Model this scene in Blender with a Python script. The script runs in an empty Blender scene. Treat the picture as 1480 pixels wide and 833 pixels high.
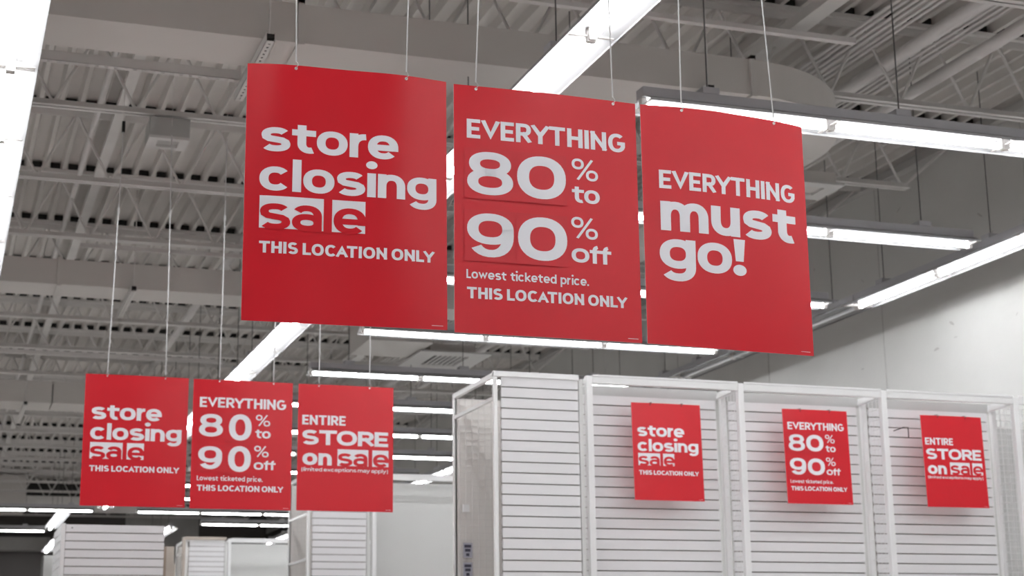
import bpy, math, random
from mathutils import Vector, Matrix
random.seed(7)
C = bpy.context.scene.collection
SC = bpy.context.scene
R = math.radians

# ------------------------------------------------------------------ camera
EYE = 1.6
yaw, pit, rol = R(19.4472), R(13.328), R(-0.731)
fw = Vector((math.sin(yaw)*math.cos(pit), math.cos(yaw)*math.cos(pit), math.sin(pit)))
rt0 = Vector((math.cos(yaw), -math.sin(yaw), 0)); up0 = rt0.cross(fw)
rt = rt0*math.cos(rol) + up0*math.sin(rol); up = -rt0*math.sin(rol) + up0*math.cos(rol)
cam = bpy.data.cameras.new('camera'); co = bpy.data.objects.new('camera', cam); C.objects.link(co)
cam.sensor_width = 36; cam.lens = 2356.3/1480*36
co.matrix_world = Matrix(((rt.x, up.x, -fw.x, 0), (rt.y, up.y, -fw.y, 0), (rt.z, up.z, -fw.z, EYE), (0, 0, 0, 1)))
cam.clip_end = 200
cam.dof.use_dof = True; cam.dof.focus_distance = 5.75; cam.dof.aperture_fstop = 5.6
SC.camera = co

# ------------------------------------------------------------------ world, exposure
w = bpy.data.worlds.new('world'); SC.world = w; w.use_nodes = True
w.node_tree.nodes['Background'].inputs[0].default_value = (0.9, 0.95, 1, 1)
w.node_tree.nodes['Background'].inputs[1].default_value = 0.02
SC.view_settings.view_transform = 'Standard'; SC.view_settings.look = 'None'
SC.view_settings.gamma = 1; SC.view_settings.exposure = 0.32
TUBE_POWER = 27.0
SC.cycles.max_bounces = 8; SC.cycles.diffuse_bounces = 5

# ------------------------------------------------------------------ materials
def mat(name, col, rough=.6, metal=0, noise=0, nscale=8, bump=0, bscale=60, spec=.5, emit=None, col2=None, coat=0):
    m = bpy.data.materials.new(name); m.use_nodes = True
    nt = m.node_tree; b = nt.nodes['Principled BSDF']
    b.inputs['Base Color'].default_value = (*col, 1); b.inputs['Roughness'].default_value = rough
    b.inputs['Metallic'].default_value = metal; b.inputs['Specular IOR Level'].default_value = spec
    b.inputs['Coat Weight'].default_value = coat
    tc = nt.nodes.new('ShaderNodeTexCoord')
    if noise:
        n = nt.nodes.new('ShaderNodeTexNoise'); n.inputs['Scale'].default_value = nscale; n.inputs['Detail'].default_value = 5
        nt.links.new(tc.outputs['Object'], n.inputs['Vector'])
        r = nt.nodes.new('ShaderNodeMapRange'); r.inputs[1].default_value = .35; r.inputs[2].default_value = .7
        nt.links.new(n.outputs['Fac'], r.inputs[0])
        mx = nt.nodes.new('ShaderNodeMix'); mx.data_type = 'RGBA'
        c2 = col2 or tuple(c*(1-noise) for c in col)
        mx.inputs[6].default_value = (*col, 1); mx.inputs[7].default_value = (*c2, 1)
        nt.links.new(r.outputs[0], mx.inputs[0]); nt.links.new(mx.outputs[2], b.inputs['Base Color'])
    if bump:
        n2 = nt.nodes.new('ShaderNodeTexNoise'); n2.inputs['Scale'].default_value = bscale
        nt.links.new(tc.outputs['Object'], n2.inputs['Vector'])
        bp = nt.nodes.new('ShaderNodeBump'); bp.inputs['Strength'].default_value = bump; bp.inputs['Distance'].default_value = .01
        nt.links.new(n2.outputs['Fac'], bp.inputs['Height']); nt.links.new(bp.outputs[0], b.inputs['Normal'])
    if emit:
        b.inputs['Emission Color'].default_value = (*emit[0], 1); b.inputs['Emission Strength'].default_value = emit[1]
    return m

M = dict(
    deck=mat('painted_steel_deck', (.70, .675, .65), .6, noise=.12, nscale=1.3),
    steel=mat('painted_joist_steel', (.76, .745, .73), .55, noise=.08, nscale=3),
    duct=mat('painted_duct', (.68, .655, .63), .5, noise=.05, nscale=1.0),
    conduit=mat('painted_conduit', (.74, .72, .71), .45, noise=.1, nscale=4),
    dark=mat('black_fitting_and_shade', (.015, .015, .015), .5),
    housing=mat('fixture_housing', (.55, .55, .58), .4, noise=.05, nscale=5),
    reflector=mat('fixture_reflector', (.30, .30, .305), .4, noise=.03, nscale=5),
    tube=mat('lamp_tube', (.9, .9, .9), .3, emit=((.975, .985, 1.0), TUBE_POWER)),
    tube_off=mat('lamp_tube_off', (.85, .86, .88), .25),
    socket=mat('lamp_socket', (.7, .68, .66), .5),
    red=mat('red_sign_print', (.70, .015, .028), .30, noise=.05, nscale=3, spec=.30),
    red2=mat('red_sticker_print', (.67, .014, .027), .32, spec=.35, noise=.05, nscale=5),
    white=mat('white_sign_print', (.88, .87, .92), .5),
    edge=mat('sign_board_edge', (.75, .72, .72), .6),
    wire=mat('white_cord', (.85, .85, .86), .5),
    metalhook=mat('metal_hook', (.6, .58, .57), .3, metal=.8),
    grommet=mat('metal_eyelet', (.8, .78, .78), .3, metal=.5),
    slat=mat('white_laminate_slat', (.80, .795, .81), .45, noise=.03, nscale=2),
    groove=mat('slat_groove_shade', (.26, .235, .22), .6, noise=.05),  # dark brown puts the shade between the white slats into the board colour
    frame=mat('white_frame_paint', (.84, .84, .845), .3, noise=.03, nscale=3),
    chrome=mat('bright_post_metal', (.86, .86, .86), .25),
    greige=mat('greige_back_panel', (.80, .775, .75), .55, noise=.03, nscale=2),
    board=mat('pale_grey_board', (.68, .685, .675), .5, noise=.04, nscale=1.2),
    grid=mat('white_wire_grid', (.72, .70, .68), .4),
    gridw=mat('bright_wire_grid', (.8, .8, .8), .4),
    vent=mat('grey_vent_box', (.46, .46, .45), .5), headb=mat('shaded_head_board', (.50, .50, .495), .5, noise=.04),
    hang=mat('dark_hanger_wire', (.10, .10, .10), .5), pale=mat('pale_grey_panel_and_lit_wall', (.5, .495, .485), .7, noise=.05),
    tag=mat('grey_tag', (.45, .45, .52), .5), ink=mat('dark_ink', (.06, .06, .09), .5),
    floor=mat('polished_concrete_floor', (.66, .625, .595), .35, noise=.15, nscale=.6, bump=.05, bscale=4),
    wallw=mat('painted_block_wall', (.68, .68, .665), .7, noise=.07, nscale=1.1, bump=.25, bscale=9),
    wallg=mat('grey_back_wall', (.11, .10, .096), .8, noise=.2, nscale=.5, bump=.2, bscale=6),
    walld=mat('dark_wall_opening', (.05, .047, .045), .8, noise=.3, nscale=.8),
    joint=mat('wall_joint', (.5, .495, .485), .8),
    scuff=mat('wall_scuff', (.5, .49, .48), .9),
    beige=mat('beige_panel', (.52, .455, .40), .5, noise=.08), brown=mat('brown_trim', (.33, .25, .2), .5, noise=.1),
    grille=mat('diffuser_face', (.66, .65, .64), .5),
)

# ------------------------------------------------------------------ mesh helpers (world coordinates)
class MB:
    def __init__(s): s.v = []; s.f = []
    def box(s, x0, x1, y0, y1, z0, z1):
        n = len(s.v)
        s.v += [(x0,y0,z0),(x1,y0,z0),(x1,y1,z0),(x0,y1,z0),(x0,y0,z1),(x1,y0,z1),(x1,y1,z1),(x0,y1,z1)]
        s.f += [(n,n+3,n+2,n+1),(n+4,n+5,n+6,n+7),(n,n+1,n+5,n+4),(n+1,n+2,n+6,n+5),(n+2,n+3,n+7,n+6),(n+3,n,n+4,n+7)]
        return s
    def tube(s, pts, r, k=8, caps=True):
        pts = [Vector(p) for p in pts]; n0 = len(s.v); prev = None
        for i, p in enumerate(pts):
            d = (pts[min(i+1, len(pts)-1)] - pts[max(i-1, 0)]).normalized()
            if prev is None:
                a = d.cross(Vector((0, 0, 1)));  a = a if a.length > .1 else d.cross(Vector((1, 0, 0)))
            else: a = prev - d*prev.dot(d)
            a.normalize(); prev = a; b = d.cross(a)
            rr = r[i] if isinstance(r, (list, tuple)) else r
            for j in range(k):
                t = 2*math.pi*j/k; s.v.append(tuple(p + a*math.cos(t)*rr + b*math.sin(t)*rr))
        for i in range(len(pts)-1):
            for j in range(k):
                s.f.append((n0+i*k+j, n0+i*k+(j+1) % k, n0+(i+1)*k+(j+1) % k, n0+(i+1)*k+j))
        if caps:
            s.f.append(tuple(n0+j for j in range(k))[::-1]); s.f.append(tuple(n0+(len(pts)-1)*k+j for j in range(k)))
        return s
    def bar(s, a, b, wd, h):
        """square bar between two points, wd across, h in the other direction"""
        a = Vector(a); b = Vector(b); d = (b-a).normalized()
        u = d.cross(Vector((0, 0, 1)));  u = u if u.length > .05 else Vector((1, 0, 0))
        u.normalize(); v = u.cross(d).normalized(); n = len(s.v)
        for p in (a, b):
            for su, sv in ((-1, -1), (1, -1), (1, 1), (-1, 1)): s.v.append(tuple(p + u*su*wd/2 + v*sv*h/2))
        s.f += [(n,n+1,n+2,n+3),(n+7,n+6,n+5,n+4)] + [(n+i, n+4+i, n+4+(i+1) % 4, n+(i+1) % 4) for i in range(4)]
        return s
    def grid(s, nu, nv, fn):
        n = len(s.v)
        for j in range(nv+1):
            for i in range(nu+1): s.v.append(tuple(fn(i/nu, j/nv)))
        for j in range(nv):
            for i in range(nu):
                a = n+j*(nu+1)+i; s.f.append((a, a+nu+1, a+nu+2, a+1))
        return s
    def build(s, name, m, parent=None, smooth=False, recalc=False, bevel=0):
        o3 = world_loc(parent) if parent else Vector((0, 0, 0))
        me = bpy.data.meshes.new(name)
        me.from_pydata([(x-o3.x, y-o3.y, z-o3.z) for x, y, z in s.v], [], s.f)
        if smooth:
            me.polygons.foreach_set('use_smooth', [True]*len(me.polygons))
        me.materials.append(M[m]); o = bpy.data.objects.new(name, me); C.objects.link(o)
        if parent: o.parent = parent
        if bevel:
            b = o.modifiers.new('b', 'BEVEL'); b.width = bevel; b.segments = 2
        return o

def world_loc(o):
    l = Vector((0, 0, 0))
    while o: l += o.location; o = o.parent
    return l
def thing(name, label, cat, loc, group=None):
    o = bpy.data.objects.new(name, None); C.objects.link(o); o.location = loc; o.empty_display_size = .1
    o['label'] = label; o['category'] = cat
    if group: o['group'] = group
    return o
def tag(o, label, cat, group=None):
    o['label'] = label; o['category'] = cat
    if group: o['group'] = group
    return o
def structure(o): o['kind'] = 'structure'; return o
def dup(o, loc, label=None):
    c = o.copy(); C.objects.link(c); c.location = loc
    if label: c['label'] = label
    for ch in list(o.children):
        d = ch.copy(); C.objects.link(d); d.parent = c
        for g in list(ch.children):
            e = g.copy(); C.objects.link(e); e.parent = d
    return c

# ------------------------------------------------------------------ room
WX, DZ, XL, YB, YF = 8.8, 6.45, -13.0, 46.0, -8.0
structure(MB().box(XL-.2, WX+.2, YF-.2, YB+.2, -.2, 0).build('floor', 'floor'))
structure(MB().box(WX, WX+.25, YF, YB, 0, DZ+.09).build('wall_right', 'wallw'))
structure(MB().box(XL-.25, XL, YF, YB, 0, DZ+.09).build('wall_left', 'wallw'))
structure(MB().box(XL, WX, YB, YB+.25, 0, DZ+.09).build('wall_back', 'wallg'))
structure(MB().box(XL, WX, YF-.25, YF, 0, DZ+.09).build('wall_front', 'wallw'))
# ribbed steel deck
dk = MB(); pitch = .17; x = XL; prof = []
while x < WX:
    prof += [(x, DZ), (x+.035, DZ), (x+.055, DZ+.07), (x+.15, DZ+.07)]; x += pitch
prof.append((WX, DZ))
n = 0
for px, pz in prof: dk.v += [(px, YF, pz), (px, YB, pz)]
for i in range(len(prof)-1): dk.f.append((2*i, 2*i+1, 2*i+3, 2*i+2))
dk.box(XL, WX, YF, YB, DZ+.13, DZ+.2)
ceil = structure(dk.build('ceiling', 'deck'))
# vertical block-wall joints, ledger under the deck, scuffs: flat print on the wall
j = MB()
for y in (9.0, 11.4, 13.8, 16.2, 18.6, 21.0, 23.4, 25.8): j.box(WX-.004, WX, y, y+.008, 0, DZ)
j.build('wall_joint', 'joint', bpy.data.objects['wall_right'])
sc_ = MB()
for k in range(26):
    y = random.uniform(10, 18); z = random.uniform(4.3, 6.2); L = random.uniform(.015, .06); h = random.uniform(.006, .02)
    a = random.uniform(-.7, .7); pts = []
    for t in range(9):
        an = 2*math.pi*t/9; rr = random.uniform(.6, 1)
        pts.append((WX-.003, y + L*math.cos(an)*rr*math.cos(a) - h*math.sin(an)*rr*math.sin(a), z + L*math.cos(an)*rr*math.sin(a) + h*math.sin(an)*rr*math.cos(a)))
    n = len(sc_.v); sc_.v += pts; sc_.f.append(tuple(range(n, n+9)))
sc_.build('scuff', 'scuff', bpy.data.objects['wall_right'])['kind'] = 'stuff'
structure(MB().box(WX-.09, WX, YF, YB, DZ-.09, DZ-.01).build('trim_1', 'joint'))

# ------------------------------------------------------------------ roof joists
JX0, JX1, ZT, ZB = XL, 8.0, 6.42, 5.78
def make_joist(label):
    t = thing('roof_joist', label, 'joist', (0, 0, ZB), 'open web steel joists under the ribbed roof deck')
    MB().box(JX0, WX-.06, -.055, -.006, ZT-.006, ZT+.028).box(JX0, WX-.06, .006, .055, ZT-.006, ZT+.028).box(JX0, WX-.06, -.014, -.006, ZT-.06, ZT).box(JX0, WX-.06, .006, .014, ZT-.06, ZT).build('top_chord', 'steel', t)
    MB().box(JX0, JX1, -.05, -.008, ZB-.006, ZB).box(JX0, JX1, .008, .05, ZB-.006, ZB).box(JX0, JX1, -.016, -.008, ZB-.005, ZB+.045).box(JX0, JX1, .008, .016, ZB-.005, ZB+.045).build('bottom_chord', 'steel', t)
    pts = []; x = JX1-.06; k = 0
    wb = MB(); P = []
    while x > JX0+.1:
        P.append((x, 0, ZB+.02 if k % 2 == 0 else ZT-.03)); x -= .305; k += 1
    Q = []
    for i, p in enumerate(P):      # rounded bends of the continuous rod
        if 0 < i < len(P)-1:
            a = Vector(P[i-1]); b = Vector(p); c = Vector(P[i+1])
            Q += [b + (a-b)*.07, b + ((a-b)+(c-b))*.018, b + (c-b)*.07]
        else: Q.append(Vector(p))
    wb.tube(Q, .0125, 6)
    wb.build('web_rod', 'steel', t, smooth=True)
    MB().tube([(JX1-.04, 0, ZB+.02), (WX-.12, 0, ZT-.02)], .014, 6).build('end_rod', 'steel', t)
    cl = MB(); xx = XL
    while xx < WX-.2:
        cl.box(xx+.057, xx+.148, -.02, .02, DZ+.0, DZ+.066); xx += pitch
    cl.build('flute_gap_shade', 'dark', t)['kind'] = 'stuff'  # black blocks stand for the shade in the flutes above the chord
    return t
JY = [10.10 + 1.91*k for k in range(-8, 19)]
names = ['a joist ahead of the big duct']
jp = None
vis = 0
ordw = ['first', 'second', 'third', 'fourth', 'fifth', 'sixth', 'seventh', 'eighth', 'ninth', 'tenth', 'eleventh', 'twelfth', 'thirteenth', 'fourteenth', 'fifteenth', 'sixteenth', 'seventeenth', 'eighteenth', 'nineteenth', 'twentieth']
for y in JY:
    if y < 7: lab = 'grey open web roof joist out of view over the camera, %s' % ordw[JY.index(y)]
    else:
        lab = '%s open web roof joist counted back from the top edge of the picture' % ordw[vis]; vis += 1
    if jp is None: jp = make_joist(lab); jp.location = (0, y, ZB)
    else: dup(jp, (0, y, ZB), lab)

# ------------------------------------------------------------------ air ducts
ZD0, ZD1 = 5.45, 5.71
def poly_duct(mb, path, z0, z1, close=True):
    """path: list of (outer xy, inner xy) stations of a rectangular duct"""
    n = len(mb.v)
    for (a, b) in path: mb.v += [(a[0], a[1], z0), (a[0], a[1], z1), (b[0], b[1], z1), (b[0], b[1], z0)]
    for i in range(len(path)-1):
        for k in range(4): mb.f.append((n+4*i+k, n+4*i+(k+1) % 4, n+4*(i+1)+(k+1) % 4, n+4*(i+1)+k))
    m = n+4*(len(path)-1); mb.f += [(n, n+1, n+2, n+3), (m+3, m+2, m+1, m)]
d1 = thing('air_duct', 'wide flat grey sheet metal duct with rounded elbow above the big red signs', 'duct', (0, 9.7, ZD0))
Xc, Ro, Ri = 5.1, 1.15, .65
segs = [-3.2, -1.4, 1.95, Xc]
for a, b in zip(segs, segs[1:]): MB().box(a+.006, b-.006, 9.43, 9.93, ZD0, ZD1).build('duct_section', 'duct', d1)
el = MB(); st = []
for k in range(25):
    t = k/24*math.pi/2
    st.append(((Xc+Ro*math.sin(t), 9.43+Ro*(1-math.cos(t))), (Xc+Ri*math.sin(t), 9.43+Ro-Ri*math.cos(t))))
poly_duct(el, st, ZD0, ZD1); el.build('duct_elbow', 'duct', d1)
MB().box(5.75, 6.25, 10.586, 13.4, ZD0, ZD1).build('duct_section', 'duct', d1)
MB().box(5.75, 6.25, 13.41, 16.4, ZD0, ZD1).build('duct_section', 'duct', d1)
for xs in segs[1:]:
    MB().box(xs-.02, xs+.02, 9.40, 9.96, ZD0-.02, ZD0+.004).box(xs-.02, xs+.02, 9.40, 9.435, ZD0, ZD1+.02).box(xs-.02, xs+.02, 9.40, 9.96, ZD1-.004, ZD1+.02).build('flange', 'duct', d1)
d2 = thing('air_duct', 'straight flat grey sheet metal duct crossing behind the left big red sign', 'duct', (0, 16.7, ZD0))
segs2 = [-3.2, 1.0, 3.4, 6.25]
for a, b in zip(segs2, segs2[1:]): MB().box(a+.006, b-.006, 16.44, 16.98, ZD0, ZD1).build('duct_section', 'duct', d2)
for xs in segs2[1:-1]: MB().box(xs-.02, xs+.02, 16.41, 17.01, ZD0-.02, ZD1+.02).build('flange', 'duct', d2)
d3 = thing('air_duct', 'farthest flat grey duct above and left of the small hanging signs', 'duct', (0, 24.3, ZD0))
segs3 = [-3.2, .35, 1.45, 4.2]
for a, b in zip(segs3, segs3[1:]): MB().box(a+.01, b-.01, 23.9, 24.65, ZD0, ZD1+.05).build('duct_section', 'duct', d3)

# slotted channels carrying the ducts, with rods up to the deck
def channel(mb, hol, a, b, wd=.055, h=.06, pitch=.06):
    """open-topped slotted channel from a to b (along X or Y) with real slots in its bottom web"""
    a = Vector(a); b = Vector(b); L = (b-a).length; ax = 0 if abs(b.x-a.x) > abs(b.y-a.y) else 1
    def bx(s0, s1, c0, c1, z0, z1):
        if ax == 0: mb.box(a.x+s0, a.x+s1, a.y+c0, a.y+c1, a.z+z0, a.z+z1)
        else: mb.box(a.x+c0, a.x+c1, a.y+s0, a.y+s1, a.z+z0, a.z+z1)
    t = .003
    bx(0, L, -wd/2, -wd/2+t, 0, h); bx(0, L, wd/2-t, wd/2, 0, h)
    bx(0, L, -wd/2, -.007, 0, t); bx(0, L, .007, wd/2, 0, t)
    s = 0
    while s < L:
        bx(s, min(s+pitch*.6, L), -.0071, .0071, 0, t); s += pitch
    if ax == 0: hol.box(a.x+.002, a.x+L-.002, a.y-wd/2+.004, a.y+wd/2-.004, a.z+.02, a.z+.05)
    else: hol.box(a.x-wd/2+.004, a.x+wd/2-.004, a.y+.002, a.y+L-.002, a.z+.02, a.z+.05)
def hanger(label, a, b, rods, wd=.055, h=.06):
    t = thing('strut_channel', label, 'channel', a, 'slotted steel channels that carry the ducts')
    m1, m2 = MB(), MB(); channel(m1, m2, a, b, wd, h); m1.build('slotted_channel', 'steel', t); m2.build('channel_inside_shade', 'dark', t)  # black filler box stands for the shade inside the channel
    for r in rods: MB().tube([(r[0], r[1], a[2]+.004), (r[0], r[1], DZ)], .006, 6).build('threaded_rod', 'steel', t)
    return t
hanger('slotted channel under the big duct above the big store closing sign', (1.74, 9.30, ZD0-.065), (1.74, 10.42, ZD0-.065), [(1.74, 9.35), (1.74, 10.38)])
hanger('long slotted channel running left beside the big duct above the left hanging wires', (-2.2, 10.24, 5.46), (1.71, 10.24, 5.46), [(.2, 10.24), (-2.0, 10.24)], .055, .065)
hanger('slotted channel under the big duct near its elbow, above the must go sign', (4.72, 9.30, ZD0-.065), (4.72, 10.1, ZD0-.065), [(4.72, 9.35)])
hanger('slotted channel under the second duct, left of the big store closing sign', (1.72, 16.25, ZD0-.065), (1.72, 17.5, ZD0-.065), [(1.72, 16.3)])
hanger('slotted channel under the farthest duct at the left edge', (1.08, 23.75, ZD0-.065), (1.08, 25.6, ZD0-.065), [(1.08, 23.8)])
def rodbar(label, a, b, w_=.05, h=.035):
    t = MB().bar(a, b, w_, h).build('strut_bar', 'conduit'); tag(t, label, 'bar', 'loose steel bars under the roof'); return t
rodbar('pale bar ending in mid air above the big must go sign', (3.2, 9.02, 5.75), (5.67, 9.02, 5.75))
rodbar('thin pale bar crossing the second duct, left of the big store closing sign', (1.18, 16.3, 5.83), (3.5, 16.3, 5.83), .04, .04)
rodbar('pale bar in front of the top of the farthest duct', (-2, 21.0, 5.62), (3.4, 21.0, 5.62), .05, .05)

# pipes and beams running back between deck and joist bottoms
def pipe(name, label, x, z, r, cat='pipe', y0=-2, y1=39.9, k=12, grp=None):
    o = MB().tube([(x, y0, z), (x, y1, z)], r, k).build(name, 'conduit', None, smooth=True); return tag(o, label, cat, grp)
pipe('roof_pipe', 'thick painted roof pipe at upper right, the one further left of two', 6.62, 6.1, .052)
pipe('roof_pipe', 'thick painted roof pipe at upper right, the one nearer the right wall', 7.16, 6.1, .05)
for k in range(6): pipe('conduit', '%s thin conduit from the left in the bundle left of the thick roof pipes' % ordw[k], 6.13+.062*k, 6.17+.004*(k % 2), .0135, 'conduit', k=8, grp='thin conduits bundled under the deck at upper right')
for k in range(4): pipe('conduit', '%s thin conduit from the left between the two thick roof pipes' % ordw[k], 6.84+.06*k, 6.2, .012, 'conduit', k=8, grp='thin conduits bundled under the deck at upper right')
tag(MB().box(5.6, 5.74, -2, 39.9, 6.12, 6.2).build('roof_beam', 'steel'), 'flat grey beam running back left of the conduit bundle at upper right', 'beam')
tag(MB().box(1.22, 1.31, -2, 39.9, 6.32, 6.37).build('roof_beam', 'steel'), 'flat pale beam running back under the deck left of the big store closing sign', 'beam')
pipe('roof_pipe', 'thin roof pipe running back beside the flat pale beam at upper left', 1.05, 6.2, .025)
pipe('roof_pipe', 'medium roof pipe running back above the small store closing sign', 2.9, 6.15, .05, y0=11)

# boxes and diffusers
def diffuser(name, label, x0, x1, y0, y1, z0, z1, slats, ov=.05):
    t = thing(name, label, 'air vent', ((x0+x1)/2, (y0+y1)/2, z0))
    MB().box(x0, x1, y0, y1, z0, z1).build('box', 'vent' if ov == 0 else 'duct', t)
    MB().box(x0-ov, x1+ov, y0-ov, y0+.06, z0-.02, z0).box(x0-ov, x1+ov, y1-.06, y1+ov, z0-.02, z0).box(x0-ov, x0+.07, y0+.06, y1-.06, z0-.02, z0).box(x1-.07, x1+ov, y0+.06, y1-.06, z0-.02, z0).build('face_frame', 'grille', t)
    if slats:
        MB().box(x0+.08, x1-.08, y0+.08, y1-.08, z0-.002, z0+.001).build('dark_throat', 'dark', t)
        n = slats; dx = (x1-x0-.2)/n
        for i in range(n):
            xx = x0+.1+dx*(i+.5); MB().bar((xx, y0+.07, z0-.012), (xx, y1-.07, z0-.012), .03, .012).build('louvre', 'grille', t)
    return t
diffuser('ceiling_vent', 'small boxed grey air vent under a roof joist, left of the big store closing sign', 1.32, 1.62, 11.86, 12.14, 5.575, 5.72, 0, .0)
v = diffuser('ceiling_vent', 'square air vent with dark louvres just above the tall white tower', 5.66, 6.25, 19.1, 19.85, 5.5, 5.62, 6, .17)
tag(MB().box(4.75, 5.55, 18.6, 19.6, 5.52, 5.95).build('duct_box', 'duct'), 'grey duct box beside the louvred vent above the tall white tower', 'duct box')
diffuser('ceiling_vent', 'flat air vent plate peeking out at the right edge of the must go sign', 6.35, 6.76, 11.16, 11.5, 5.46, 5.56, 0)
tag(MB().box(5.05, 6.0, 24.9, 25.7, 5.35, 5.775).build('duct_box', 'duct'), 'far grey duct box directly above the small entire store sign', 'duct box')
# far header boxes in front of the back wall
t = thing('bulkhead', 'grey boxed bulkhead high on the far wall at the left edge', 'bulkhead', (1, 40.2, 5.5))
MB().box(XL+.02, 1.95, 40, 41.5, 5.5, 6.3).build('box_panel', 'duct', t); MB().box(1.95, 4.7, 40.2, 40.5, 5.5, 5.85).build('beam_panel', 'steel', t)
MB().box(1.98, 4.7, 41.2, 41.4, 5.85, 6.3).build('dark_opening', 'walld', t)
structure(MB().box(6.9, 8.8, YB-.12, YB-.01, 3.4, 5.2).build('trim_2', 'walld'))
structure(MB().box(-2, 2.9, YB-.6, YB-.1, 4.95, 5.3).build('trim_3', 'pale'))
structure(MB().box(4.9, 6.89, YB-.1, YB-.005, 3.0, 6.2).build('trim_4', 'pale'))  # paler panel paints in the lit stretch of the back wall
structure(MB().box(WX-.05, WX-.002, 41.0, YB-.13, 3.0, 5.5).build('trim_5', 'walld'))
tag(MB().box(2.55, 3.15, 42.0, 42.9, 0, 4.58).build('low_partition', 'pale'), 'low grey partition behind the far-left slatted box', 'partition')
tag(MB().box(4.9, 6.1, 41.0, 42.2, 0, 4.33).build('low_partition', 'beige'), 'low cream partition between the left slatted box and the far tower', 'partition')

# ------------------------------------------------------------------ light fixtures (three lamps each)
LZ, TP = 4.9, 1.29
def make_fixture(axis, lit=True, n=3):
    """local: runs from s=0 to s=n*TP along the axis"""
    name = 'strip_light'
    t = thing(name, 'x', 'ceiling light', (0, 0, LZ), 'bare tube strip lights hung from the roof')
    L = n*TP
    def P(s, c, z): return (s, c, z+LZ) if axis == 'X' else (c, s, z+LZ)
    def boxp(mb, s0, s1, c0, c1, z0, z1):
        a = P(s0, c0, z0); b = P(s1, c1, z1)
        mb.box(min(a[0], b[0]), max(a[0], b[0]), min(a[1], b[1]), max(a[1], b[1]), a[2], b[2])
    h = MB(); boxp(h, .0, L, -.05, .05, .055, .115); h.build('housing', 'housing', t)
    rf = MB()       # folded reflector: lid and two wings with a lip
    prof = [(-.145, -.005), (-.148, .008), (-.065, .048), (-.035, .052), (.035, .052), (.065, .048), (.148, .008), (.145, -.005)]
    n0 = len(rf.v)
    for c, z in prof: rf.v += [P(.003, c, z), P(L-.003, c, z)]
    for i in range(len(prof)-1): rf.f.append((n0+2*i, n0+2*i+1, n0+2*i+3, n0+2*i+2))
    n1 = len(rf.v)
    for c, z in prof: rf.v += [P(.003, c, z+.004), P(L-.003, c, z+.004)]
    for i in range(len(prof)-1): rf.f.append((n1+2*i+2, n1+2*i+3, n1+2*i+1, n1+2*i))
    rf.build('reflector', 'reflector', t)
    for k in range(n):
        MB().tube([P(k*TP+.045, 0, 0), P((k+1)*TP-.045, 0, 0)], .019, 10).build('tube', 'tube' if lit else 'tube_off', t, smooth=True)
    for k in range(n+1):
        s = k*TP; a = max(s-.035, 0.001); b = min(s+.035, L-.001)
        q = MB(); boxp(q, a, b, -.02, .02, -.018, .052); boxp(q, (a+b)/2-.012, (a+b)/2+.012, -.13, .13, .004, .009); boxp(q, (a+b)/2-.016, (a+b)/2+.016, -.024, .024, -.024, .05); q.build('socket', 'socket', t)
    for s in (.45, 1.8, L-.45):
        q = MB(); boxp(q, s-.055, s+.055, -.056, .056, .116, .155); q.build('hanger_bracket', 'housing', t)
        MB().tube([P(s, 0, .155), P(s, 0, 1.575)], .0045, 5).build('hanger_wire', 'hang', t)
    return t
fx = make_fixture('X'); fxs = [fx]
rowsX = [(-5.3, 0), (-3.0, 0), (-.7, 0), (1.6, 0), (3.9, 0), (6.2, 0), (8.47, 1), (10.71, 1), (13.0, 1), (15.3, 1), (17.65, 1), (19.85, 1), (22.15, 1), (24.4, 1), (26.7, 1), (29.0, 1), (31.2, 1), (33.9, 1)]
xl = {8.47: 'long strip light crossing just above the must go sign toward the right edge', 10.71: 'strip light right of the must go sign, ending short of the right wall',
      13.0: 'strip light mostly behind the must go sign, only its bright end tip showing', 15.3: 'strip light running just under the bottom edge of the middle big sign',
      17.65: 'strip light just above the small entire store sign, running to the white tower'}
k = 0
for i, (y, v_) in enumerate(rowsX):
    if not v_: lab = 'strip light out of view behind or above the camera, %s crossing row' % ordw[i]
    elif y in xl: lab = xl[y]
    else:
        lab = 'crossing strip light, %s back beyond the one touching the white tower top' % ordw[k]; k += 1
    x0 = 3.82
    if i == 0: fx.location = (x0, y, LZ); fx['label'] = lab
    else: dup(fx, (x0, y, LZ), lab)
for y, lab in ((33.9, 'far strip light at the left edge above the left slatted box, the higher one'), (38.8, 'far strip light at the left edge, the lower one level with the slatted box top')):
    dup(fx, (2.98-3*TP if y < 35 else 2.36-3*TP, y, LZ), lab)
    dup(fx, (2.96-6*TP if y < 35 else 2.34-6*TP, y, LZ), 'strip light out of view beyond the left edge, %s row' % ('nearer' if y < 35 else 'farther'))
f2 = make_fixture('X', n=2); f2.location = (5.5, 36.4, LZ); f2['label'] = 'far two tube strip light just above the far small tower and grey bay'
fy = make_fixture('Y'); first = True
def yrow(x, y0, n, labf, z=LZ, src=None):
    global first
    for k in range(n):
        y = y0 + k*3*TP; lab = labf(k, y)
        if first: fy.location = (x, y, z); fy['label'] = lab; first = False
        else: dup(src or fy, (x, y, z), lab)
yrow(3.13, 7.55+20*TP-9*3*TP, 9, lambda k, y: 'strip light out of view over the camera, %s in the middle line' % ordw[k] if y+3.87 < 6.5 else ('bright receding strip light passing behind the top of the middle big sign' if y < 7 else 'strip light in the long receding line, %s beyond the one above the middle sign' % ordw[k-3]))
yrow(.225, 8.93-2*3*TP, 2, lambda k, y: 'strip light out of view over the camera on the left edge line' if k == 0 else 'big bright strip light at the top left corner, nearest the camera')
yrow(.225, 8.93, 2, lambda k, y: 'strip light at the left edge, second back in its line' if k == 0 else 'strip light beyond the far end of the left edge light, out of frame')
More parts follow.
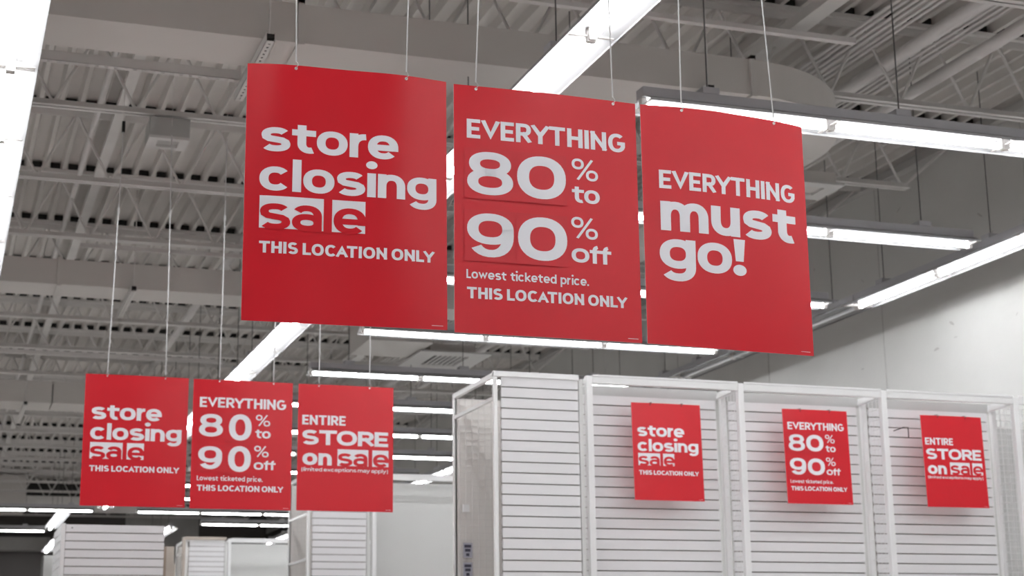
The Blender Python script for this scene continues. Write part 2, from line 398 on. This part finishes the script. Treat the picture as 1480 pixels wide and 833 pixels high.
yrow(8.0, 12.935-4*3*TP, 4, lambda k, y: 'lit strip light running back along the right wall at the right edge' if k == 3 else 'strip light out of view beside the right wall, %s in line' % ordw[k])
foff = make_fixture('Y', lit=False); foff.location = (8.0, 12.95, LZ); foff['label'] = 'unlit strip light continuing the right wall line down behind the shelving'
dup(foff, (8.0, 12.95+3*TP, LZ), 'unlit strip light hidden behind the shelving along the right wall')
yrow(8.0, 12.95+6*TP+.02+.0, 0, lambda k, y: '')
yrow(8.0, 37.75, 1, lambda k, y: 'farthest strip light on the right wall line, above the far grey board bay')
yrow(8.0, 22.3, 3, lambda k, y: 'far strip light along the right wall, %s beyond the tall white tower' % ordw[k])
yrow(2.42, 34.4, 1, lambda k, y: 'far receding strip light joining the two far left edge strips')
yrow(2.80, 41.5, 1, lambda k, y: 'farthest receding strip light just left of the left slatted box')
yrow(5.02, 37.6, 1, lambda k, y: 'end of a far strip light at the right side of the left slatted box')
for q_, x in enumerate((-3.6, -7.4, -11.2)):  # unseen lines added to light the floor and the left side
    yrow(x, -6, 10, lambda k, y: 'added unseen strip light in the left part of the store, line %s, %s along' % (ordw[q_], ordw[k]))

# ------------------------------------------------------------------ stroke letters
def arc(cx, cy, rx, ry, a0, a1, n=None, e=2.25):
    n = n or max(4, int(abs(a1-a0)/11)); o = []
    for i in range(n+1):
        t = R(a0+(a1-a0)*i/n); c, s = math.cos(t), math.sin(t)
        o.append((cx+rx*math.copysign(abs(c)**(2/e), c), cy+ry*math.copysign(abs(s)**(2/e), s)))
    return o
def ring(cx, cy, rx, ry): return ('O', arc(cx, cy, rx, ry, 0, 360, 36)[:-1])
def L(*p, c='ss', cl=False): return ('L', list(p), c, cl)
A = arc
G = {  # width, strokes; coordinates: 0..1 spans the centre-line box of width x height
 'o': (1.0, [ring(.5, .5, .5, .5)]),
 'c': (.93, [L(*A(.5, .5, .52, .5, 40, 320), c='bb')]),
 'e': (1.0, [L((0, .47), (.97, .47), c='bb'), L(*([(1, .31), (1, .44)] + A(.5, .5, .5, .5, 6, 318)), c='bb')]),
 's': (.9, [L(*(A(.5, .76, .47, .24, 28, 185) + [(.06, .63), (.2, .545), (.5, .5), (.8, .455), (.96, .37)] + A(.5, .25, .5, .25, 8, -150)), c='bb')]),
 't': (.68, [L(*([(.36, 1.28)] + [(.36, .4)] + A(.87, .38, .51, .38, 180, 292)), c='bb'), L((0, .95), (1.0, .95), c='ss')]),
 'r': (.52, [L((0, 0), (0, 1)), L(*(A(1.0, .45, 1.0, .54, 180, 88)), c='bb')]),
 'l': (.0, [L((0, 0), (0, 1.34))]),
 'i': (.0, [L((0, 0), (0, 1)), ('D', (0, 1.47), .66)]),
 'n': (.86, [L((0, 0), (0, 1)), L(*(A(.5, .5, .5, .5, 180, 0) + [(1, 0)]), c='bs')]),
 'm': (1.6, [L((0, 0), (0, 1)), L(*(A(.25, .5, .25, .5, 180, 0) + [(.5, 0)]), c='bs'), L(*(A(.75, .5, .25, .5, 180, 0) + [(1, 0)]), c='bs')]),
 'u': (.86, [L((1, 0), (1, 1)), L(*([(0, 1)] + A(.5, .5, .5, .5, 180, 360)), c='sb')]),
 'h': (.86, [L((0, 0), (0, 1.34)), L(*(A(.5, .5, .5, .5, 180, 0) + [(1, 0)]), c='bs')]),
 'g': (1.0, [ring(.5, .53, .5, .47), L(*([(1, 1), (1, .0)] + A(.5, -.02, .5, .34, 0, -145)), c='sb')]),
 'a': (.88, [L(*([(1, 0)] + A(.5, .62, .5, .38, 0, 150)), c='sb'), ring(.5, .285, .5, .285)]),
 'p': (.96, [ring(.5, .5, .5, .5), L((0, 1), (0, -.42))]),
 'd': (.96, [ring(.5, .5, .5, .5), L((1, 0), (1, 1.34))]),
 'b': (.96, [ring(.5, .5, .5, .5), L((0, 0), (0, 1.34))]),
 'f': (.55, [L(*([(.38, 0), (.38, 1.0)] + A(.86, 1.0, .48, .27, 180, 95)), c='sb'), L((0, .93), (.95, .93), c='ss')]),
 'k': (.85, [L((0, 0), (0, 1.34)), L((.95, 1), (.1, .42), cl=True), L((.3, .5), (1, 0), cl=True)]),
 'w': (1.5, [L((0, 1), (.25, 0), (.5, 1), (.75, 0), (1, 1), cl=True)]),
 'v': (.95, [L((0, 1), (.5, 0), (1, 1), cl=True)]),
 'x': (.9, [L((0, 1), (1, 0), cl=True), L((1, 1), (0, 0), cl=True)]),
 'y': (.95, [L((0, 1), (.52, .03), cl=True), L((1, 1), (.45, -.12), (.3, -.36), (.02, -.38), c='sb')]),
 '.': (.0, [('D', (0, 0), .62)]), 'Λ': (.6, [L((0, 0), (0, 1.3)), L((0, 0), (1, 0))]),
 '!': (.0, [('T', (0, 1.32), (0, .46)), ('D', (0, 0), .72)]),
 '(': (.3, [L(*A(1, .5, 1, .95, 115, 245), c='bb')]), ')': (.3, [L(*A(0, .5, 1, .95, 65, -65), c='bb')]),
 'E': (.62, [L((0, 0), (0, 1)), L((0, 1), (1, 1)), L((0, .5), (.88, .5)), L((0, 0), (1, 0))]),
 'F': (.6, [L((0, 0), (0, 1)), L((0, 1), (1, 1)), L((0, .5), (.88, .5))]),
 'H': (.82, [L((0, 0), (0, 1)), L((1, 0), (1, 1)), L((0, .5), (1, .5))]),
 'I': (.0, [L((0, 0), (0, 1))]), 'L': (.6, [L((0, 0), (0, 1)), L((0, 0), (1, 0))]),
 'T': (.85, [L((.5, 0), (.5, 1)), L((0, 1), (1, 1))]),
 'N': (.85, [L((0, 0), (0, 1)), L((1, 0), (1, 1)), L((0, 1), (1, 0), cl=True)]),
 'V': (.95, [L((0, 1), (.5, 0), (1, 1), cl=True)]),
 'W': (1.4, [L((0, 1), (.25, 0), (.5, 1), (.75, 0), (1, 1), cl=True)]),
 'A': (.98, [L((0, 0), (.5, 1), (1, 0), cl=True), L((.2, .3), (.8, .3), c='bb')]),
 'Y': (.95, [L((0, 1), (.5, .42), (1, 1), cl=True), L((.5, 0), (.5, .42), c='sb')]),
 'R': (.75, [L((0, 0), (0, 1)), L(*([(0, 1), (.5, 1)] + A(.55, .72, .45, .28, 75, -75) + [(.5, .44), (0, .44)]), c='bb'), L((.5, .44), (1, 0), cl=True)]),
 'S': (.78, [L(*(A(.5, .76, .47, .24, 32, 185) + [(.06, .63), (.2, .545), (.5, .5), (.8, .455), (.96, .37)] + A(.5, .25, .5, .25, 8, -152)), c='bb')]),
 'O': (1.02, [ring(.5, .5, .5, .5)]),
 'C': (.92, [L(*A(.53, .5, .53, .5, 42, 318), c='bb')]),
 'G': (.96, [L(*(A(.52, .5, .52, .5, 48, 335) + [(1, .47)]), c='bs'), L((.55, .47), (1, .47), c='bb')]),
 '8': (1.0, [ring(.5, .765, .445, .235), ring(.5, .265, .5, .265)]),
 '0': (1.0, [ring(.5, .5, .5, .5)]),
 '9': (1.0, [ring(.5, .675, .5, .325), L(*([(1, .675)] + A(.5, .5, .5, .5, 0, -142)), c='bb')]),
 '%': (1.15, [ring(.2, .78, .2, .22), ring(.8, .22, .2, .22), L((.78, 1), (.22, 0), cl=True)]),
}
def ribbon(pts, t, closed, caps):
    n = len(pts); out = []
    P = [Vector(p) for p in pts]
    P2 = [P[0]]
    for p in P[1:]:
        if (p-P2[-1]).length > 1e-6: P2.append(p)
    if closed and (P2[0]-P2[-1]).length < 1e-6: P2.pop()
    P = P2; n = len(P)
    if not closed:
        if caps[0] == 's': P[0] = P[0] - (P[1]-P[0]).normalized()*t/2
        if caps[1] == 's': P[-1] = P[-1] + (P[-1]-P[-2]).normalized()*t/2
    for i, p in enumerate(P):
        a = P[i-1] if (i > 0 or closed) else None; b = P[(i+1) % n] if (i < n-1 or closed) else None
        d1_ = (p-a).normalized() if a is not None else (b-p).normalized()
        d2_ = (b-p).normalized() if b is not None else d1_
        n1 = Vector((-d1_.y, d1_.x)); n2 = Vector((-d2_.y, d2_.x)); m = n1+n2
        m = m.normalized() if m.length > 1e-3 else n1
        k = min(1/max(m.dot(n1), .2), 3.2)
        out.append((p + m*t/2*k, p - m*t/2*k))
    quads = [(out[i][0], out[i][1], out[(i+1) % n][1], out[(i+1) % n][0]) for i in range(n if closed else n-1)]
    return quads
KERN = {'RY': -.08, 'YT': -.10, 'AT': -.2, 'CA': -.13, 'LY': -.16, 'LO': -.06, 'VE': -.05, 'EV': -.04, 'TH': .0, 're': -.15, 'o!': .05, 'u!': 0, 'us': .03, 'mu': .03, 'ff': -.12, 'to': -.04, 'rc': -.05, 'OR': 0, 'TO': -.06, 'ST': -.03, 'st': -.02, 'ri': .02, 'ay': -.05, 'ly': 0}
def letters(text, u0, u1, vtop, vbase, t, ax=1.15, gap=.42, space=None):
    """quads in sign coordinates (u right, v down) for text spanning u0..u1, x/cap height vtop..vbase, stroke t"""
    H = vbase-vtop; ut = t*ax
    sp = space if space is not None else H*.32
    nsp = text.count(' '); chars = [c for c in text if c != ' ']
    gw = sum(G[c][0] for c in chars)
    def xtra(c): return ut*1.0
    gaps = len(text)-1-2*nsp
    kern = sum(KERN.get(text[i:i+2], 0) for i in range(len(text)-1))*H
    avail = (u1-u0) - sum(xtra(c) for c in chars) - gaps*gap*ut - nsp*(sp) - kern
    Wd = avail/max(gw, 1e-6) if gw else 0
    x = u0; res = []; prevsp = True
    for ci, c in enumerate(text):
        if c == ' ': x += sp - 0; prevsp = True; continue
        if ci and not prevsp: x += gap*ut + KERN.get(text[ci-1:ci+1], 0)*H
        prevsp = False
        g = G[c][0]*Wd
        def tr(p):
            y_ = p[1]
            yy = t/2 + y_*(H-t) if 0 <= y_ <= 1 else (H - t/2 + (y_-1)*H if y_ > 1 else t/2 + y_*H)
            return ((x + ut/2 + p[0]*g)/ax, yy)
        for s in G[c][1]:
            if s[0] == 'O': qs = ribbon([tr(p) for p in s[1]], t, True, 'bb')
            elif s[0] == 'L':
                qs = ribbon([tr(p) for p in s[1]], t, False, s[2])
                if s[3]:
                    qs = [tuple(Vector((p.x, min(max(p.y, 0), H))) for p in q) for q in qs]
            elif s[0] == 'D':
                cx, cy = tr(s[1]); r = t*s[2]; cy = max(cy, 0) if s[1][1] else r
                qs = []
                for k in range(0, 20, 2):
                    a0, a1, a2 = (2*math.pi*(k+j)/20 for j in range(3))
                    qs.append((Vector((cx, cy)),) + tuple(Vector((cx+r*math.cos(a), cy+r*math.sin(a))) for a in (a0, a1, a2)))
            elif s[0] == 'T':
                (cx, cy), (dx, dy) = tr(s[1]), tr(s[2])
                qs = [(Vector((cx-t*.62, cy)), Vector((dx-t*.42, dy)), Vector((dx+t*.42, dy)), Vector((cx+t*.62, cy)))]
            for q in qs: res.append([(p.x*ax, vbase-p.y) for p in q])
        x += g + ut
    return res

# ------------------------------------------------------------------ signs
SW, SH = .711, .914
def rect(u0, u1, v0, v1, nu=8, nv=2):
    return [[(u0+(u1-u0)*i/nu, v0+(v1-v0)*j_/nv), (u0+(u1-u0)*i/nu, v0+(v1-v0)*(j_+1)/nv), (u0+(u1-u0)*(i+1)/nu, v0+(v1-v0)*(j_+1)/nv), (u0+(u1-u0)*(i+1)/nu, v0+(v1-v0)*j_/nv)] for i in range(nu) for j_ in range(nv)]
def art_store():
    return [('white', letters('store', .050, .530, .2305, .3175, .0218, 1.40, .22), 'white word store', 1),
            ('white', letters('closing', .050, .672, .3715, .4575, .0218, 1.40, .22), 'white word closing', 1),
            ('white', rect(.051, .416, .476, .590), 'white block behind the word sale', 1),
            ('red', letters('sale', .051, .419, .503, .595, .0205, 1.42, .2), 'red word sale on the white block', 2),
            ('white', letters('THIS LOCATION ONLY', .053, .664, .636, .677, .0088, 1.25, .42, .016), 'white line THIS LOCATION ONLY', 1), fine()]
def fine():
    q = []; u = .655
    for k in range(9): q += rect(u, u+.0035, .899, .9012, 1, 1); u += .0046
    return ('white', q, 'tiny white fine print', 1)
def art_every(narrow=False):
    a = [('white', letters('EVERYTHING', .048, .664, .127, .199, .0135, 1.3, .42), 'white word EVERYTHING', 1)]
    if narrow: bx = [('8', .048, .215, .247, .408), ('0', .257, .418, .243, .430), ('9', .048, .215, .476, .637), ('0', .257, .418, .470, .652)]
    else: bx = [('8', .048, .220, .247, .408), ('0', .235, .422, .247, .408), ('9', .047, .220, .476, .637), ('0', .236, .423, .476, .637)]
    a.append(('digits', bx, '', 0))
    a += [('white', letters('%', .447, .551, .240, .322, .0095, 1.15), 'white percent sign', 1),
          ('white', letters('to', .446, .556, .356, .408, .0118, 1.4, .16), 'white word to', 1),
          ('white', letters('%', .441, .545, .462, .543, .0095, 1.15), 'white percent sign', 1),
          ('white', letters('off', .440, .598, .579, .632, .0118, 1.4, .1), 'white word off', 1),
          ('white', letters('Λowest ticketed price.', .044, .505, .692, .717, .0056, 1.12, .36, .015), 'white line Lowest ticketed price.', 1),
          ('white', letters('THIS LOCATION ONLY', .046, .655, .748, .789, .0088, 1.25, .42, .016), 'white line THIS LOCATION ONLY', 1), fine()]
    return a
def art_must():
    return [('white', letters('EVERYTHING', .066, .657, .251, .322, .0132, 1.3, .4), 'white word EVERYTHING', 1),
            ('white', letters('must', .068, .655, .371, .483, .0300, 1.38, .2), 'white word must', 1),
            ('white', letters('go!', .060, .416, .514, .631, .0295, 1.38, .18), 'white word go with exclamation mark', 1), fine()]
def art_entire():
    return [('white', letters('ENTIRE', .032, .350, .226, .296, .0132, 1.3, .42), 'white word ENTIRE', 1),
            ('white', letters('STORE', .032, .672, .334, .441, .0235, 1.38, .2), 'white word STORE', 1),
            ('white', letters('on', .038, .252, .501, .588, .0235, 1.40, .25), 'white word on', 1),
            ('white', rect(.294, .675, .468, .588), 'white block behind the word sale', 1),
            ('red', letters('sale', .296, .676, .497, .590, .0205, 1.42, .2), 'red word sale on the white block', 2),
            ('white', letters('(limited exceptions may apply)', .032, .672, .612, .632, .0044, 1.25, .36, .010), 'small white line in brackets', 1), fine()]
# small L used in a mixed-case line is drawn with ascender height
G['L_'] = G['L']
def build_sign(name, label, group, X0, Zt, Y, scale, art, bulge, wires, tilt=0, hooks='wire'):
    W_, H_ = SW*scale, SH*scale
    t = thing(name, label, 'sign', (X0+W_/2, Y, Zt-H_), group)
    def S(u, v, off=0):
        """point on the hanging board; u, v in full-size sign metres"""
        a = u/SW; b = v/SH
        y = Y + tilt*(a-.5) - bulge(a, b)
        return (X0+u*scale, y-off, Zt-v*scale)
    NU, NV = 22, 10
    mb = MB(); mb.grid(NU, NV, lambda a, b: S(a*SW, b*SH)); m = len(mb.v)
    mb.grid(NU, NV, lambda a, b: S(a*SW, b*SH, -.0025)); 
    nf = NU*NV; mb.f[nf:] = [f[::-1] for f in mb.f[nf:]]
    mb.build('panel', 'red', t, smooth=True)
    eb = MB(); ring_ = [(i, 0) for i in range(NU)] + [(NU, j_) for j_ in range(NV)] + [(i, NV) for i in range(NU, 0, -1)] + [(0, j_) for j_ in range(NV, 0, -1)]
    for (i, j_) in ring_: eb.v += [S(i/NU*SW, j_/NV*SH), S(i/NU*SW, j_/NV*SH, -.0025)]
    q = len(ring_)
    for k in range(q): eb.f.append((2*k, 2*((k+1) % q), 2*((k+1) % q)+1, 2*k+1))
    eb.build('panel_edge', 'edge', t)
    lay = .0011
    for mt, data, lab, lv in art:
        if mt == 'digits':
            for k, (ch, u0, u1, v0, v1) in enumerate(data):
                col = 0 if k % 2 == 0 else 1; top = min(v0, .247 if k < 2 else .476) - .011; bot = max(v1, .408 if k < 2 else .637) + .017
                s0, s1 = (.037, .2275) if col == 0 else (.2285, .425)
                st_ = MB(); dz = .0016+.0012*col
                def lift(v, b0=top, b1=bot): return 0.0006 + .0020*max(0, (v-b0)/(b1-b0)-.6)/.4
                nu, nv = 6, 6
                st_.grid(nu, nv, lambda a, b: S(s0+(s1-s0)*a, top+(bot-top)*b, dz+lift(top+(bot-top)*b)))
                st_.grid(nu, nv, lambda a, b: S(s0+(s1-s0)*a, top+(bot-top)*b, dz+lift(top+(bot-top)*b)-.0009))
                so = st_.build('number_sticker', 'red2', t, smooth=True)
                lb = MB(); ww = (u1-u0)
                for qd in letters(ch, u0, u1, v0, v1, *{'0': (.0355, 1.27), '8': (.0275, 1.5), '9': (.0272, 1.55)}[ch]):
                    n_ = len(lb.v); lb.v += [S(a, b, dz+lift(b)+lay*.7) for a, b in qd]; lb.f.append((n_, n_+1, n_+2, n_+3))
                o_ = lb.build('digit', 'white', so); o_['label'] = 'white digit ' + ch
            continue
        lb = MB()
        for qd in data:
            n_ = len(lb.v); lb.v += [S(a, b, lay*lv) for a, b in qd]; lb.f.append((n_, n_+1, n_+2, n_+3))
        o_ = lb.build('lettering', mt, t); o_['label'] = lab
    if hooks == 'wire':
        for (u, du, ztop) in wires:
            hx, hy, hz = S(u, .012, .002)
            MB().tube([(hx, hy-.002, hz), (hx, hy+.006, hz)], .0055, 12).build('eyelet', 'grommet', t)
            top = Vector((hx + du*(ztop-hz)/1.0, hy+.001, ztop))
            MB().tube([(hx, hy-.003, hz-.001), (hx+.002, hy-.006, hz+.004), (hx+.007, hy-.005, hz+.011), (hx+.006, hy+.0, hz+.02), (hx, hy+.001, hz+.026)], .0013, 6).build('hook', 'metalhook', t, smooth=True)
            p0 = Vector((hx, hy+.001, hz+.026)); r = .0026 if Y < 8 else .0042
            MB().tube([p0, p0.lerp(top, .33)+Vector((.004, 0, 0)), p0.lerp(top, .66)+Vector((.003, 0, 0)), top], r, 6).build('hanging_cord', 'wire', t, smooth=True)
            if Y > 8:
                k_ = p0.lerp(top, .66); MB().tube([k_+Vector((.003, 0, -.02)), k_+Vector((.003, 0, .02))], .008, 6).build('cord_knot', 'wire', t)
                if u == .146: MB().box(top.x-.011, top.x+.011, top.y-.01, top.y+.01, top.z-.01, top.z+.07).build('ceiling_clip', 'dark', t)
                MB().tube([top+Vector((0, 0, .07)), (top.x, top.y, DZ)], .002, 5).build('upper_wire', 'steel', t)
            else:
                pass
    else:
        for u in (.20, .52):
            hx, hy, hz = S(u, .0, .004)
            MB().tube([(hx-.02, hy-.02, hz-.02), (hx-.004, hy-.008, hz-.004), (hx+.02, hy+.04, hz+.012), (hx+.03, 11.095, hz+.02)], .0026, 6).build('wire_hook', 'dark', t, smooth=True)
    return t
G2 = 'large red sale signs hanging in the front set'
b1 = lambda a, b: (.030*math.sin(math.pi*a**.9) - .004)*(1-b)**.8 + .006*math.sin(3*math.pi*a+.4)*(1-b*.6)
b2 = lambda a, b: .008*math.sin(math.pi*a)*(1-b) - .003*math.sin(2*math.pi*a+1.0)*(.4+.6*b)
b3 = lambda a, b: (.040*math.sin(math.pi*a**1.15))*(1-b)**.9 + .004*math.sin(2.6*math.pi*a)*(1-b*.7)
build_sign('hanging_sign', 'large red store closing sale sign, hanging nearest on the left of three', G2, .917, 3.676, 5.305, 1, art_store(), b1, [(.164, -.02, DZ), (.557, .02, DZ)], -.035)
build_sign('hanging_sign', 'large red hanging sign reading everything 80 to 90 percent off, the middle one', G2, 1.657, 3.673, 5.296, 1, art_every(), b2, [(.083, .035, DZ), (.619, -.02, DZ)])
build_sign('hanging_sign', 'large red hanging sign reading everything must go, beside the long strip light', G2, 2.386, 3.672, 5.32, 1, art_must(), b3, [(.164, .005, DZ), (.570, -.056, DZ)], .055)
G3 = 'smaller looking red sale signs hanging in the back set'
f1 = lambda a, b: .012*math.sin(math.pi*a)*(1-b)
build_sign('hanging_sign', 'red store closing sale sign hanging in the back set above the left slatted box', G3, .913, 3.669, 11.5, 1, art_store(), f1, [(.146, .019, 5.46), (.546, -.011, 5.46)])
build_sign('hanging_sign', 'red 80 to 90 percent off sign hanging in the back set', G3, 1.653, 3.662, 11.47, 1, art_every(True), f1, [(.181, .001, 5.46), (.569, .0, 5.46)])
build_sign('hanging_sign', 'red hanging sign reading entire store on sale, back set beside the white tower', G3, 2.411, 3.667, 11.5, 1, art_entire(), f1, [(.149, .0, 5.46), (.527, .0, 5.46)])
G4 = 'red sale signs hooked on the white slatted shelving'
s1 = lambda a, b: .010*math.sin(math.pi*a)*(1-b) + .02*b
build_sign('shelf_sign', 'red store closing sale sign hooked on the first slatted bay beside the tower', G4, 4.769, 3.537, 10.91, .7865, art_store(), s1, [], 0, 'hook')
build_sign('shelf_sign', 'red 80 to 90 percent off sign hooked on the middle slatted bay', G4, 6.0, 3.536, 10.88, .7865, art_every(), s1, [], 0, 'hook')
build_sign('shelf_sign', 'red entire store on sale sign hooked on the slatted bay furthest right', G4, 7.215, 3.536, 10.88, .7865, art_entire(), s1, [], 0, 'hook')
tag(MB().tube([(7.12, 11.115, 3.44), (7.13, 10.99, 3.45), (7.165, 10.98, 3.45), (7.165, 10.98, 3.37)], .0035, 6).build('display_hook', 'dark'), 'small black display hook left of the entire store shelf sign', 'hook')

# ------------------------------------------------------------------ slatwall fixtures
SP = .0762
slat_cache = {}
def slats_panel(parent, x0, x1, y, ztop, zbot=1.9, facing='Y', m='slat'):
    """slats as separate parts, front face at y (facing -Y) or at x=y (facing -X, running x0..x1 in Y)"""
    n = int((ztop-zbot)/SP)
    key = (round(x1-x0, 3), facing, m)
    loc = world_loc(parent)
    for k in range(n):
        z1 = ztop-k*SP
        if key not in slat_cache:
            q = MB(); h = SP-.0085; Lx = x1-x0
            if facing == 'Y':   # T-slot slat: face with undercut lip
                q.box(0, Lx, 0, .012, -h, 0); q.box(0, Lx, .012, .019, -h+.012, -.012)
            else: q.box(0, .012, 0, Lx, -h, 0); q.box(.012, .019, 0, Lx, -h+.012, -.012)
            me = bpy.data.meshes.new('slat'); me.from_pydata(q.v, [], q.f); me.materials.append(M[m]); slat_cache[key] = me
        o = bpy.data.objects.new('slat', slat_cache[key]); C.objects.link(o); o.parent = parent
        o.location = Vector((x0, y, z1) if facing == 'Y' else (y, x0, z1)) - loc
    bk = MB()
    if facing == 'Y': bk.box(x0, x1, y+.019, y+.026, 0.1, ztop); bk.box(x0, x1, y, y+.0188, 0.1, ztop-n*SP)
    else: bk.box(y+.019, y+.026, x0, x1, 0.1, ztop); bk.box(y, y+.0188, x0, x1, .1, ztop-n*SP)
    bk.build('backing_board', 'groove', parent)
def wiregrid(parent, plane, c, a0, a1, z0, z1, pa=.0508, pz=.0508, r=.0022, m='grid', name='wire_grid'):
    q = MB(); a = a0
    while a <= a1+1e-4:
        if plane == 'Y': q.box(a-r, a+r, c-r, c+r, z0, z1)
        else: q.box(c-r, c+r, a-r, a+r, z0, z1)
        a += pa
    z = z1
    while z >= z0:
        if plane == 'Y': q.box(a0, a1, c-r-.0005, c+r, z-r, z+r)
        else: q.box(c-r-.0005, c+r, a0, a1, z-r, z+r)
        z -= pz
    o = q.build(name, m, parent); o['kind'] = 'stuff'; return o
def tower(label, x0, y0, dy, top, wd=.63, barz=(.17,), legs=True):
    t = thing('slatwall_tower', label, 'display tower', (x0+wd/2, y0+dy/2, 0))
    p = .03
    for (px, py) in ((x0, y0), (x0, y0+dy)):
        MB().box(px-p/2, px+p/2, py, py+p, 0, top).build('post', 'chrome', t, bevel=.003)
    for (px, py) in ((x0+wd+.02, y0), (x0+wd+.02, y0+dy)):
        MB().box(px-p/2, px+p/2, py, py+p, 0, top-.02).build('post', 'board', t)
    MB().box(x0-p/2, x0+p/2, y0+p, y0+dy, top-.035, top).build('side_rail', 'frame', t)
    for b_ in barz: MB().box(x0-.012, x0+.012, y0+p, y0+dy, top-b_-.025, top-b_).build('side_bar', 'chrome', t)
    MB().box(x0-p/2, x0+wd, y0-.012, y0+.03, top-.03, top+.008).build('top_rail', 'frame', t)
    MB().box(x0, x0+wd, y0+dy, y0+dy+.012, .1, top-.035).build('back_panel', 'greige', t)
    wiregrid(t, 'Y', y0+dy-.012, x0+.03, x0+wd, 1.9, top-.04, r=.002)
    slats_panel(t, x0+.045, x0+wd, y0+.004, top-.03)
    MB().box(x0, x0+wd, y0, y0+dy, .02, .12).build('base', 'frame', t)
    return t
T1 = tower('tall white slatted tower with open wire side, nearest and right of the small signs', 3.68, 10.8, .96, 3.69)
# small tags on the back panel of the tower
tags = [(3.765, 2.505), (3.765, 2.36)]
for k, (x, z) in enumerate(tags):
    t = thing('price_tag', '%s small grey tag with dark print inside the tall white tower' % ('upper' if k == 0 else 'lower'), 'tag', (x, 11.73, z-.06), 'small grey tags on the wire panel in the tower')
    MB().box(x-.035, x+.035, 11.728, 11.733, z-.055, z+.055).build('card', 'tag', t)
    q = MB()
    for r_, (w0, zz) in enumerate(((.05, .03), (.04, .0), (.022, -.033))): q.box(x-w0/2-.003, x+w0/2, 11.7265, 11.7278, z+zz-.011, z+zz+.011)
    q.build('print_block', 'ink', t)
tag(MB().box(3.725, 3.775, 11.715, 11.733, 2.79, 2.845).build('wall_plate', 'frame'), 'small white square plate on the wire panel inside the tall tower', 'plate')

def bay(label, x0, x1, y0=10.8, top=3.70, yp=11.12, kind='slat', last=False):
    t = thing('slatwall_bay', label, 'shelving bay', ((x0+x1)/2, yp, 0))
    p = .048
    MB().box(x0-p/2, x0+p/2, y0, y0+p, 0, top).build('front_post', 'frame', t, bevel=.004)
    if last: MB().box(x1-p/2, x1+p/2, y0, y0+p, 0, top).build('front_post', 'frame', t, bevel=.004)
    MB().box(x0+p/2, x1-(p/2 if last else p/2), y0+.002, y0+.04, top-.055, top).build('top_rail', 'frame', t, bevel=.004)
    MB().box(x0+p/2, x1-p/2-.003, y0-.006, y0+.002, top-.004, top+.01).build('rail_lip', 'frame', t)
    MB().box(x0-.014, x0+.014, y0+p, yp+.06, top-.045, top-.012).build('depth_bar', 'frame', t)
    MB().bar((x1-.045, y0+.05, top-.05), (x1-.045, yp-.02, top-.065), .028, .02).build('support_arm', 'frame', t)
    MB().box(x0-.02, x0+.02, yp-.02, yp+.02, 0, top-.05).build('rear_upright', 'frame', t)
    wiregrid(t, 'X', x0-.002, y0+.06, yp-.02, 1.9, top-.06, .055, .0762, .0014, 'gridw', 'side_grid')
    if kind == 'slat':
        slats_panel(t, x0+.055, x1-.055, yp, top-.085)
        MB().box(x0+.04, x1-.04, yp+.002, yp+.03, top-.085, top-.01).build('head_board', 'headb', t)  # grey board colour carries the shade below the top rail
    elif kind == 'grid':
        MB().box(x0+.02, x1-.02, yp+.02, yp+.03, .1, top-.2).build('back_panel', 'board', t)
        wiregrid(t, 'Y', yp, x0+.02, x1-.02, 1.9, top-.04, .0508, .0508, .0025, 'gridw', 'rear_grid')
    else:
        MB().box(x0+.045, x1-.02, yp, yp+.02, .1, top-.05).build('back_panel', 'board', t)
    MB().box(x0+.03, x1-.03, y0+.06, yp-.03, 0, .15).build('base_deck', 'frame', t)
    return t
bay('white slatted shelving bay next to the tower, carrying the store closing shelf sign', 4.40, 5.62)
bay('white slatted shelving bay in the middle, carrying the 80 to 90 percent shelf sign', 5.62, 6.85)
bay('white slatted shelving bay carrying the entire store shelf sign', 6.85, 8.06)
bay('cut off white wire grid bay at the right edge of the picture', 8.06, 8.74, kind='grid', last=True)
# second row
T2 = tower('second white slatted tower below the small entire store sign', 3.72, 17.1, .97, 3.72, barz=(.42, .9))
for z_ in (3.05, 2.55): pass
bay('bay with plain pale grey board behind the small entire store sign', 4.44, 5.66, 17.1, 3.72, 17.42, 'board')
bay('plain grey board bay hidden behind the tall tower', 5.66, 6.88, 17.1, 3.72, 17.42, 'board')
# third row
T3 = tower('far small slatted tower with beige edges under the small 80 to 90 sign', 3.62, 25.3, 1.0, 3.66, wd=.58)
MB().box(3.60, 4.22, 25.26, 25.30, 3.655, 3.70).build('top_cap', 'beige', T3)
MB().box(3.56, 3.60, 25.25, 25.36, 0, 3.69).build('side_board', 'beige', T3)
MB().box(3.44, 3.56, 26.2, 26.26, 2.9, 3.62).build('header_board', 'beige', T3)
MB().box(3.38, 3.44, 26.2, 26.26, 0, 3.62).build('side_post', 'brown', T3)
bay('far white framed bay with plain grey board left of the second tower', 4.28, 5.52, 25.3, 3.68, 25.62, 'board')
bay('far plain board bay behind the second tower', 5.52, 6.76, 25.3, 3.68, 25.62, 'board')
# left free-standing slatted box
t = thing('slatwall_box', 'free-standing white slatted display box under the small store closing sign', 'display box', (1.55, 15.9, 0))
slats_panel(t, 1.115, 2.0, 15.41, 2.975)
slats_panel(t, 15.43, 16.35, 1.075, 2.975, facing='X')
MB().box(1.075, 1.112, 15.405, 15.43, .1, 2.985).build('corner_trim', 'frame', t)
MB().box(1.98, 2.0, 15.44, 16.35, .1, 2.975).build('side_panel', 'slat', t)
MB().box(1.12, 1.97, 16.33, 16.35, .1, 2.975).build('rear_panel', 'slat', t)
MB().box(1.1, 1.98, 15.45, 16.33, 2.90, 2.93).build('top_panel', 'slat', t)
MB().tube([(1.17, 15.405, 2.945), (1.17, 15.41, 2.945)], .006, 8).build('screw_hole', 'dark', t)

MB_ = None
